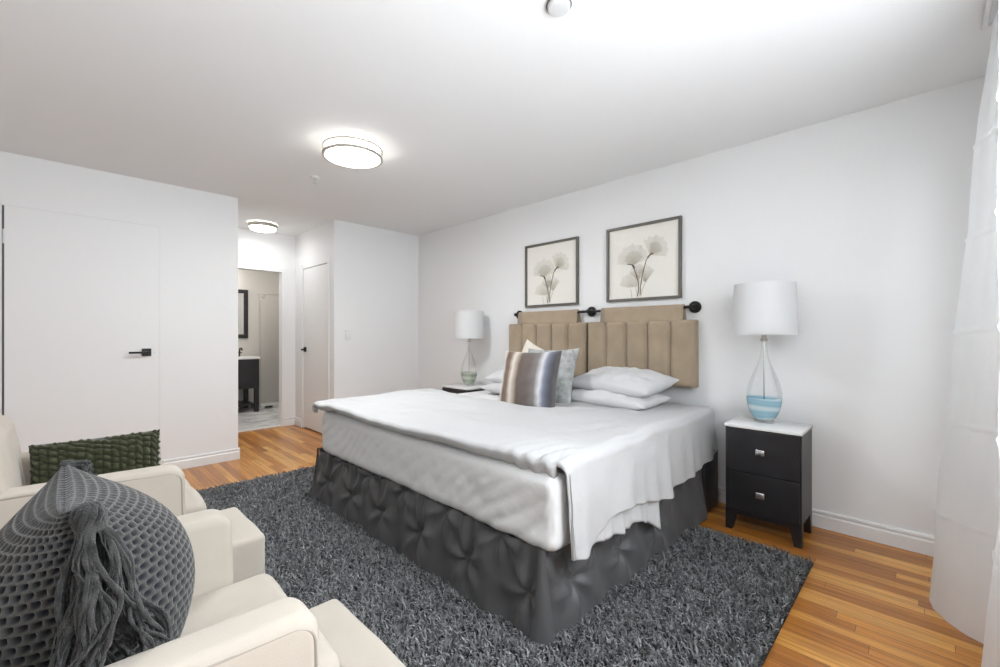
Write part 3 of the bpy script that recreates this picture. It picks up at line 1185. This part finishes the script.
# upright cushions
pillow('square_cushion', 'ivory square cushion peeking out behind the striped cushion', 'cushion', (.45, .45, .11), 'pillow_cream', (2.630, 2.245, .856), (-.16, -1, -.30), (.30, -.28, 1), wrinkle=.008, seed=2.2, pinch=.09)
pillow('square_cushion', 'mottled grey square cushion leaning behind the striped cushion', 'cushion', (.45, .44, .11), 'pillow_grey', (2.500, 1.985, .853), (.10, -1, .02), (.36, 0, 1), wrinkle=.008, seed=3.2, pinch=.09)
pillow('striped_cushion', 'brown, cream and blue striped square cushion at the front of the bed pillows', 'cushion', (.50, .43, .13), 'stripe', (2.252, 1.962, .842), (.05, -1, .02), (.24, .04, 1), wrinkle=.007, seed=5.2, pinch=.08,
       attr=lambda i, j, s: min(1, max(0, (math.sin((i * 2 - 1) * PI / 2) * .55 + (i * 2 - 1) * .45) * .5 + .5 + .012 * noise.noise(Vector((i * 3, j * 9, s))))))


# ------------------------------------------------------------------ headboard on its rod
t = thing('hanging_rod', 'black metal rod with round wall flanges carrying the headboard cushions', 'rod', (XW - .09, 2.01, 1.359))
RXX = XW - .055
G().tube([(RXX, 1.180, 1.360), (RXX, 2.912, 1.360)], .0115, 14).build('rod', M['black_metal'], t)
for yy in (1.194, 2.060, 2.900):
    b = G().tube([(RXX - .018, yy, 1.360), (XW - .012, yy, 1.360)], .0165, 18).build('bracket', M['black_metal'], t)
    G().tube([(XW - .014, yy, 1.360), (XW - .0005, yy, 1.360)], .043, 28).build('flange', M['black_metal'], b)


def headboard(y0, y1, s0, s1, label):
    z0, z1 = .782, 1.268
    xb, xf = XW - .006, XW - .095
    t = thing('headboard_cushion', label, 'headboard', (XW - .06, (y0 + y1) / 2, z0), 'tan channelled headboard cushions')
    # core with channelled front
    n = 5
    W = (y1 - y0)

    def fn(u, v):
        y = y0 + u * W
        z = z0 + v * (z1 - z0)
        ph = u * n
        c = min(1, abs(math.sin(ph * PI)) * 2.2) ** .7 if 0.0 < u < 1.0 else 0
        ez = min(1, min(v, 1 - v) * (z1 - z0) / .018)
        x = xf + .030 * (1 - c) + .016 * (1 - math.sin(ez * PI / 2))
        return (x, y, z)
    g = G().grid(fn, 200, 30)
    g.build('channelled_front', M['velvet'], t, angle=180)
    G().box((xf + .034, y0, z0), (xb, y1, z1), .010, 3).build('cushion_core', M['velvet'], t)
    # strap looped over the rod
    top = 1.360 + .016
    prof = [(xf + .020, 1.245), (xf + .012, 1.268), (RXX - .0175, 1.345), (RXX - .015, 1.362), (RXX - .008, 1.3755), (RXX, 1.3785), (RXX + .008, 1.3755), (RXX + .016, 1.362), (RXX + .018, 1.345), (xb - .010, 1.262)]

    def fs(u, v):
        k = u * (len(prof) - 1)
        i = min(int(k), len(prof) - 2)
        f = k - i
        p = [prof[i][m] + (prof[i + 1][m] - prof[i][m]) * f for m in (0, 1)]
        return (p[0], s0 + (s1 - s0) * v, p[1])
    o = G().grid(fs, 36, 8).build('strap', M['velvet'], t, angle=60)
    md = o.modifiers.new('thickness', 'SOLIDIFY')
    md.thickness = .005
    md.offset = 1


headboard(1.166, 2.058, 1.252, 1.930, 'wide tan velvet headboard cushion hanging nearer the blue lamp')
headboard(2.082, 2.990, 2.165, 2.858, 'wide tan velvet headboard cushion hanging nearer the green lamp')


# ------------------------------------------------------------------ framed pictures
def picture(y0, y1, z0, z1, label):
    w, h = y1 - y0, z1 - z0
    xf, xb = XW - .028, XW - .001
    t = thing('framed_picture', label, 'picture', (XW - .015, (y0 + y1) / 2, z0), 'framed flower pictures')
    fw = .020
    g = G()
    for lo, hi in (((xf, y0, z0), (xb, y0 + fw, z1)), ((xf, y1 - fw, z0), (xb, y1, z1)), ((xf, y0 + fw, z0), (xb, y1 - fw, z0 + fw)), ((xf, y0 + fw, z1 - fw), (xb, y1 - fw, z1))):
        g.box(lo, hi, .002)
    g.build('picture_frame', M['frame'], t, smooth=False)
    G().box((XW - .010, y0 + fw, z0 + fw), (XW - .004, y1 - fw, z1 - fw)).build('paper', M['paper'], t, smooth=False)

    # drawing: a,b in 0..1 across (left to right as seen) and up
    def P(a, b, lift):
        return (XW - .0102 - lift, y1 - fw - a * (w - 2 * fw), z0 + fw + b * (h - 2 * fw))
    pet, vein, ink = G(), G(), G()

    def fan(cx, cy, r, a0, a1, lift, scal=6):
        n = 40
        pts = [P(cx, cy, lift)]
        for k in range(n + 1):
            a = a0 + (a1 - a0) * k / n
            rr = r * (1 - .10 * abs(math.sin(k / n * PI * scal)) + .03 * math.sin(k * 1.7)) * (.80 + .20 * math.sin(PI * k / n))
            pts.append(P(cx + rr * math.cos(a), cy + rr * math.sin(a), lift))
        pet.add(pts, [(0, k, k + 1) for k in range(1, n + 1)])
        m = 26
        for k in range(m + 1):
            a = a0 + (a1 - a0) * (k + .3 * random.uniform(-1, 1)) / m
            rr = r * random.uniform(.55, .95)
            line(vein, [(cx + .1 * r * math.cos(a), cy + .1 * r * math.sin(a)), (cx + rr * math.cos(a + .04), cy + rr * math.sin(a + .04))], .0011, lift + .0002)

    def line(gm, pts, wd, lift):
        for (a, b), (c, d_) in zip(pts, pts[1:]):
            dx, dy = c - a, d_ - b
            L = math.hypot(dx, dy) or 1
            nx, ny = -dy / L * wd, dx / L * wd
            gm.add([P(a + nx, b + ny, lift), P(a - nx, b - ny, lift), P(c - nx, d_ - ny, lift), P(c + nx, d_ + ny, lift)], [(0, 1, 2, 3)])

    fan(.36, .47, .31, math.radians(15), math.radians(168), .0002)
    fan(.38, .46, .22, math.radians(40), math.radians(150), .0004)
    fan(.61, .58, .29, math.radians(-12), math.radians(112), .0006)
    fan(.62, .58, .20, math.radians(10), math.radians(95), .0008)
    fan(.33, .15, .22, math.radians(10), math.radians(165), .0010, 4)
    fan(.54, .20, .26, math.radians(50), math.radians(122), .0012, 2)
    fan(.45, .25, .24, math.radians(60), math.radians(140), .0012, 3)
    line(ink, [(.28, .495), (.35, .475), (.38, .42), (.42, .32), (.445, .22), (.45, .12), (.43, .02)], .0065, .0014)
    line(ink, [(.35, .475), (.372, .46), (.385, .42)], .011, .0015)
    line(ink, [(.66, .60), (.61, .575), (.56, .52), (.53, .42), (.50, .30), (.475, .15), (.47, .04)], .0055, .0014)
    line(ink, [(.645, .605), (.60, .575), (.575, .55)], .010, .0015)
    line(vein, [(.33, .13), (.345, .06), (.35, .0)], .005, .0014)
    line(vein, [(.54, .20), (.50, .10), (.48, .02)], .005, .0014)
    for k in range(5):
        line(vein, [(.40 + .02 * k, .30 - .05 * k), (.41 + .02 * k, .12), (.43 + .012 * k, .02)], .0028, .0013)
    pet.build('flower_petals', M['petal'], t, smooth=False)
    vein.build('petal_veins', M['vein'], t, smooth=False)
    ink.build('flower_stems', M['ink'], t, smooth=False)
    G().box((XW - .0175, y0 + fw, z0 + fw), (XW - .0155, y1 - fw, z1 - fw)).build('picture_glass', M['pane'], t, smooth=False)


picture(1.287, 1.907, 1.432, 2.037, 'framed sepia flower print hanging above the right headboard cushion')
picture(2.194, 2.814, 1.428, 2.030, 'framed sepia flower print hanging above the left headboard cushion')


# ------------------------------------------------------------------ nightstands and lamps
def nightstand(x0, x1, y0, y1, label):
    zt = .630
    t = thing('nightstand', label, 'nightstand', ((x0 + x1) / 2, (y0 + y1) / 2, 0), 'black two-drawer nightstands')
    G().box((x0 + .012, y0, .118), (x1, y1, zt - .018), .003).build('cabinet_body', M['black_wood'], t, smooth=False)
    G().box((x0 - .004, y0 - .004, zt - .018), (x1 + .002, y1 + .004, zt), .004).build('top', M['white_top'], t)
    for (a, b) in ((.130, .352), (.362, .606)):
        d = G().box((x0 - .004, y0 + .010, a), (x0 + .014, y1 - .010, b), .003).build('drawer', M['black_wood'], t, smooth=False)
        ym, zm = (y0 + y1) / 2, (a + b) / 2 + .005
        q = G()
        q.tube([(x0 - .003, ym, zm), (x0 - .018, ym, zm)], .008, 12)
        q.box((x0 - .030, ym - .023, zm - .018), (x0 - .016, ym + .023, zm + .018), .005, 3)
        q.build('knob', M['chrome'], d)
    # tapered feet and arched apron
    for (fx, sx) in ((x0 + .012, 1), (x1, -1)):
        for (fy, sy) in ((y0, 1), (y1, -1)):
            bm = bmesh.new()
            top = [(0, 0), (.050, 0), (.050, .062), (0, .062)]
            bot = [(0, 0), (.034, 0), (.034, .036), (0, .036)]
            A = [bm.verts.new((fx + sx * a, fy + sy * b, .120)) for a, b in top]
            B = [bm.verts.new((fx + sx * a, fy + sy * b, .001)) for a, b in bot]
            bm.faces.new(A)
            bm.faces.new(B[::-1])
            for k in range(4):
                bm.faces.new((A[k], B[k], B[(k + 1) % 4], A[(k + 1) % 4]))
            G().frombm(bm).build('leg', M['black_wood'], t, smooth=False)
    G().box((x0 + .014, y0 + .055, .095), (x0 + .03, y1 - .055, .120), .003).build('apron', M['black_wood'], t, smooth=False)
    return t


nightstand(2.792, 3.090, .485, .868, 'black two-drawer nightstand beside the bed nearest the window')
nightstand(2.792, 3.180, 3.215, 3.640, 'black nightstand mostly hidden behind the far side of the bed')


def table_lamp(x, y, z, material, label, size=1.0):
    t = thing('table_lamp', label, 'table lamp', (x, y, z), 'glass table lamps')
    c = (x, y, z)
    # outer glass bottle
    prof = [(.045, .018), (.060, .030), (.078, .065), (.090, .110), (.094, .150), (.090, .200), (.077, .250), (.058, .300), (.040, .345), (.026, .385), (.019, .425), (.017, .470), (.017, .495)]
    # smooth profile
    P = []
    for k in range(len(prof) - 1):
        for m in range(4):
            f = m / 4
            p0, p1 = prof[max(k - 1, 0)], prof[k]
            p2, p3 = prof[k + 1], prof[min(k + 2, len(prof) - 1)]
            P.append(tuple(.5 * ((2 * p1[i]) + (-p0[i] + p2[i]) * f + (2 * p0[i] - 5 * p1[i] + 4 * p2[i] - p3[i]) * f * f + (-p0[i] + 3 * p1[i] - 3 * p2[i] + p3[i]) * f ** 3) for i in (0, 1)))
    P.append(prof[-1])
    G().lathe(P, c, 56).build('glass_body', M['glass'], t)
    # coloured lower glass with swirled bands, ending in a wavy line
    low = [p for p in P if p[1] < .160]
    low = [(max(r - .002, .003), zz) for r, zz in low]
    sw = lambda k, th, zz: .5 + .5 * math.sin(zz * 85 + .7 * math.sin(th + zz * 20) + .6)
    G().lathe([(.001, .020)] + low, c, 56, attr=sw).build('coloured_glass_band', M[material], t)
    G().lathe([(.001, .0005), (.052, .0005), (.052, .018), (.001, .018)], c, 40).build('foot', M['glass'], t)
    G().tube([(x, y, z + .12), (x, y, z + .50)], .005, 10).build('inner_rod', M['chrome'], t)
    G().lathe([(.018, .490), (.020, .495), (.020, .505), (.013, .510), (.013, .540), (.001, .541)], c, 24).build('socket_cap', M['nickel'], t)
    # shade: drum with thickness, spider and bulb
    s0, s1 = .530, .838
    sh = G().lathe([(.170, s0), (.1735, s0), (.1615, s1), (.158, s1), (.170, s0)], c, 64).build('lamp_shade', M['shade'], t)
    g = G()
    for k in range(3):
        a = k * 2 * PI / 3 + .4
        g.tube([(x, y, z + s1 - .03), (x + .159 * math.cos(a), y + .159 * math.sin(a), z + s1 - .012)], .002, 6)
    g.build('shade_spider', M['nickel'], sh)
    G().lathe([(.001, .535), (.014, .54), (.014, .57), (.030, .61), (.030, .64), (.018, .665), (.001, .67)], c, 24).build('bulb', M['plastic_white'], t)
    t.scale = (size, size, size)
    return t


table_lamp(2.985, .707, .630, 'lamp_blue', 'glass table lamp with pale blue base on the nightstand nearest the window')
table_lamp(2.985, 3.425, .630, 'lamp_green', 'glass table lamp with pale green base beyond the bed', .93)


# ------------------------------------------------------------------ armchairs and ottomans
def cloth_wob(seed, a=.004):
    return lambda q, n: n * a * noise.noise(Vector((q.x * 7, q.y * 7, q.z * 7 + seed)))


def armchair(label):
    """built at y from 0 (near arm) to .74, facing +X, moved afterwards"""
    t = thing('armchair', label, 'armchair', (0.15, .37, .032), 'cream armchairs')
    W, A = .790, .115
    # base box
    G().soft((-.20, .012, .10), (.445, W - .012, .285), .03, .06).build('seat_frame', M['cream'], t, angle=180)
    G().soft((-.12, A - .005, .265), (.475, W - A + .005, .385), .050, .03, cloth_wob(1.3, .008)).build('seat_cushion', M['cream'], t, angle=180)
    for k, y0 in enumerate((0.0, W - A)):
        prof = []
        for m in range(9):     # rounded front top
            a = m / 8 * PI / 2
            prof.append((.365 - .055 + .055 * math.sin(a), .592 - .055 * (1 - math.cos(a)) if False else .537 + .055 * math.cos(a)))
        prof = [(-.26, .605)] + prof + [(.370, .30), (.372, .10), (-.26, .10)]
        # crown of the arm: extrude with generous rounding
        arm = G().prism(prof, 1, y0, y0 + A, .030, 5).build('arm', M['cream'], t, angle=50)
        ys = y0 + .004 if k == 0 else y0 + A - .004
        g = G()
        sp = [(-.25, .600)]
        for m in range(9):
            a = m / 8 * PI / 2
            sp.append((.352 - .050 + .048 * math.sin(a), .532 + .046 * math.cos(a)))
        sp += [(.355, .30), (.356, .12)]
        g.tube([(px, ys, pz - .010) for px, pz in sp], .0036, 6)
        g.build('arm_piping', M['seam'], arm)
    # back, leaning
    bp = [(-.115, .34), (-.150, .62), (-.170, .735), (-.185, .775), (-.215, .795), (-.255, .785), (-.285, .74), (-.285, .10), (-.16, .10)]
    G().prism(bp, 1, .012, W - .012, .035, 5).build('backrest', M['cream'], t, angle=50)
    for lx in (-.24, .39):
        for ly in (.05, W - .09):
            G().box((lx, ly, .012), (lx + .04, ly + .04, .105), .004).build('leg', M['black_wood'], t)
    return t


ch = armchair('cream armchair holding the grey tasselled knit pillow, nearest the camera')
ch.location = (0.162, .37 + .893, .032)
ch2 = dup(ch, (0.15, .37 + 2.275, .032), 0, 'cream armchair holding the green knit pillow, nearest the closet wall', 'cream armchairs')
for o in (ch, ch2):
    pass


def ottoman(x0, x1, y0, y1, zt, label, seed):
    t = thing('ottoman', label, 'ottoman', ((x0 + x1) / 2, (y0 + y1) / 2, .034), 'cream ottomans')
    G().soft((x0, y0, .075), (x1, y1, zt), .020, .03, cloth_wob(seed, .004)).build('body', M['cream'], t, angle=180)
    for lx in (x0 + .02, x1 - .05):
        for ly in (y0 + .02, y1 - .05):
            G().box((lx, ly, .034), (lx + .03, ly + .03, .085), .003).build('leg', M['black_wood'], t)
    return t


ottoman(.06, .556, 1.850, 2.262, .375, 'cream cube ottoman standing between the two cream armchairs', 2.0)
ottoman(.515, .658, .82, 1.450, .262, 'low cream footstool in front of the nearest armchair', 6.0)


# ------------------------------------------------------------------ knit pillows on the armchairs
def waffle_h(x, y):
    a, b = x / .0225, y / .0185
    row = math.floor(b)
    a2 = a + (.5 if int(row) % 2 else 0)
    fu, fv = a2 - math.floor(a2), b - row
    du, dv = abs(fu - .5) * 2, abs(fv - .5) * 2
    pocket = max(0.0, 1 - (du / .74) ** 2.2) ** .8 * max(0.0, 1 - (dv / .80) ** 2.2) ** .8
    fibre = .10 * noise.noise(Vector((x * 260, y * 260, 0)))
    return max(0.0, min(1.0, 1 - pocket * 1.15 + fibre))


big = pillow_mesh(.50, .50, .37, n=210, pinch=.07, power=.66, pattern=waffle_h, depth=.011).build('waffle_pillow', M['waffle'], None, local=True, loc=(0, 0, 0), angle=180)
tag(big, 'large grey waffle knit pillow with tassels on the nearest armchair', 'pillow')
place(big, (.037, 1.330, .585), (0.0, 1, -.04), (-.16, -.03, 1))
bpy.context.view_layer.update()
BM = big.matrix_world.copy()
BI = BM.inverted()


def tassel(corner, dirs, n, L, r, spread, seed, knot):
    """corner in world space; yarns hang along dirs"""
    rd = random.Random(seed)
    g = G()
    c = Vector(corner)
    d0 = Vector(dirs).normalized()
    sx = d0.orthogonal().normalized()
    sy = d0.cross(sx)

    def ring(a, rad):
        return sx * (math.cos(a) * rad) + sy * (math.sin(a) * rad)
    # head: looped, twisted yarns bound by a wrap
    for k in range(11):
        a = k / 11 * 2 * PI
        g.tube([c - d0 * knot * .9 + ring(a, knot * .15), c - d0 * knot * .5 + ring(a + .3, knot * .75), c + d0 * knot * .3 + ring(a + .7, knot * 1.0), c + d0 * knot * 1.0 + ring(a + 1.1, knot * .9), c + d0 * knot * 1.8 + ring(a + 1.4, knot * .7)],
               [r * .9, r * 1.5, r * 1.6, r * 1.4, r], 7)
    for w in range(3):
        g.tube([c + d0 * knot * (1.2 + .22 * w) + ring(q / 14 * 2 * PI, knot * 1.02) for q in range(15)], r * .75, 6)
    # hanging yarns in wavy locks, with thin loose fibres among them
    locks = [(rd.uniform(0, 2 * PI), math.sqrt(rd.random()), rd.uniform(0, 6), rd.uniform(0, 6), rd.uniform(.70, 1.08)) for _ in range(13)]
    for k in range(n):
        la, lr, p1, p2, ll = locks[k % len(locks)]
        thin = k % 3 == 2
        a = la + rd.gauss(0, .25)
        rad = min(1.1, abs(lr + rd.gauss(0, .12)))
        ln = L * ll * rd.uniform(.85, 1.04)
        pts = []
        m = 16
        q1, q2 = rd.uniform(0, 6), rd.uniform(0, 6)
        for q in range(m + 1):
            f = q / m
            p = c + d0 * knot * 1.2 + ring(a, knot * .65 + spread * rad * f ** .7)
            p += d0 * ln * f * (1 - .5 * f) + Vector((0, 0, -1)) * ln * .5 * f * f
            amp = .016 * f ** .7
            p += sx * amp * math.sin(f * 7 + p1) + sy * amp * math.sin(f * 6 + p2)
            p += sx * .006 * f * math.sin(f * 19 + q1) + sy * .006 * f * math.sin(f * 17 + q2)
            if thin:
                p += Vector((rd.gauss(0, .0022), rd.gauss(0, .0022), rd.gauss(0, .0015)))
            pts.append(p)
        r0 = r * (.28 if thin else rd.uniform(.75, 1.1))
        rr = [r0 * (1 - .2 * f / m) * (1 + .14 * math.sin(f * 2.3 + p1)) for f in range(m + 1)]
        rr[-1] = r0 * .3
        g.tube(pts, rr, 6)
    return g


def child_world(g, name, material, parent_inv, parent):
    g.v = [tuple(parent_inv @ Vector(p)) for p in g.v]
    return g.build(name, M[material], parent, local=True, angle=60)


c_near = BM @ Vector((-.248, .248, 0))
c_far = BM @ Vector((.248, .248, 0))
child_world(tassel(c_near + Vector((.03, -.015, -.005)), (.16, -.30, -1), 120, .31, .0044, .058, 3, .020), 'tassel', 'tassel', BI, big)
child_world(tassel(c_far + Vector((.0, .0, .0)), (.9, .1, -.25), 36, .085, .0034, .020, 5, .010), 'tassel', 'tassel', BI, big)


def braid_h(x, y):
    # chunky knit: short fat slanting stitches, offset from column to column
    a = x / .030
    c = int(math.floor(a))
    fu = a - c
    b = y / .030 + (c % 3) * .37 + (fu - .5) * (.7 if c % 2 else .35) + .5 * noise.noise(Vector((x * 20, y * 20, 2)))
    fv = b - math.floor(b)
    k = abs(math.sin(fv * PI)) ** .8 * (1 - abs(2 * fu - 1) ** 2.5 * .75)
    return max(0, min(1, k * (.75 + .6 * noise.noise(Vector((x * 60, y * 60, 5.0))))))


gp = pillow_mesh(.465, .28, .12, n=120, pinch=.03, power=.30, pattern=braid_h, depth=.017).build('green_knit_pillow', M['green_knit'], None, local=True, loc=(0, 0, 0), angle=180)
tag(gp, 'olive green chunky knit lumbar pillow on the far armchair', 'pillow')
place(gp, (.113, 2.83, .525), (1, 0, .0), (0, .16, 1))


# ------------------------------------------------------------------ curtain at the window end
def curtain():
    ends = [(0, -.020), (.66, -.060), (1.31, -.116), (1.9, -.158), (2.26, -.190), (2.44, -.205)]
    bot = [(2.63, 0.0), (2.56, -.014), (2.48, -.050), (2.42, -.100), (2.37, -.185), (2.30, -.215), (2.25, -.16), (2.20, -.128), (2.12, -.122), (2.05, -.16), (1.98, -.21), (1.90, -.15),
           (1.83, -.130), (1.76, -.16), (1.69, -.22), (1.62, -.16), (1.55, -.14), (1.48, -.19), (1.40, -.20)]
    bot = sorted(bot)

    def fn(u, v):
        x = 2.63 - 1.23 * u
        z = .012 + (H - .03) * v
        y = interp(x, bot)
        k = max(.30, 1 - 3.2 * v)
        base = -.185
        # end panel keeps its measured lean; the other folds tighten towards the rod
        lean = interp(z, ends) - ends[0][1]
        w = max(0, min(1, (x - 2.30) / .25))
        y = (base + (y - base) * k) * (1 - w) + (y + lean) * w if False else base + (y - base) * (k * (1 - w) + w) + lean * w
        y += .010 * noise.noise(Vector((x * 4, z * 2.2, 1.0))) + .004 * noise.noise(Vector((x * 11, z * 6, 3.0)))
        # pressed packing creases
        for zc in (.42, .80, 1.18, 1.56, 1.94):
            y += .0060 * math.exp(-((z - zc - .01 * math.sin(x * 9)) / .009) ** 2)
        return (x + .012 * noise.noise(Vector((z * 2, x * 3, 9))), min(y, .03), z)
    g = G().grid(fn, 150, 420)
    o = g.build('curtain', M['curtain'], None, loc=(2.0, -.16, 0), angle=180)
    tag(o, 'long white curtain hanging to the floor at the right edge', 'curtain')
    return o


curtain()
t = thing('curtain_rod', 'white curtain rod above the long white curtain', 'curtain rod', (1.0, -.165, H - .02))
G().tube([(-.9, -.165, H - .022), (2.66, -.165, H - .022)], .010, 12).build('rod', M['plastic_white'], t)
for xx in (-.85, .9, 2.645):
    G().tube([(xx, -.165, H - .022), (xx, YW + .001, H - .022)], .006, 8).build('bracket', M['plastic_white'], t)
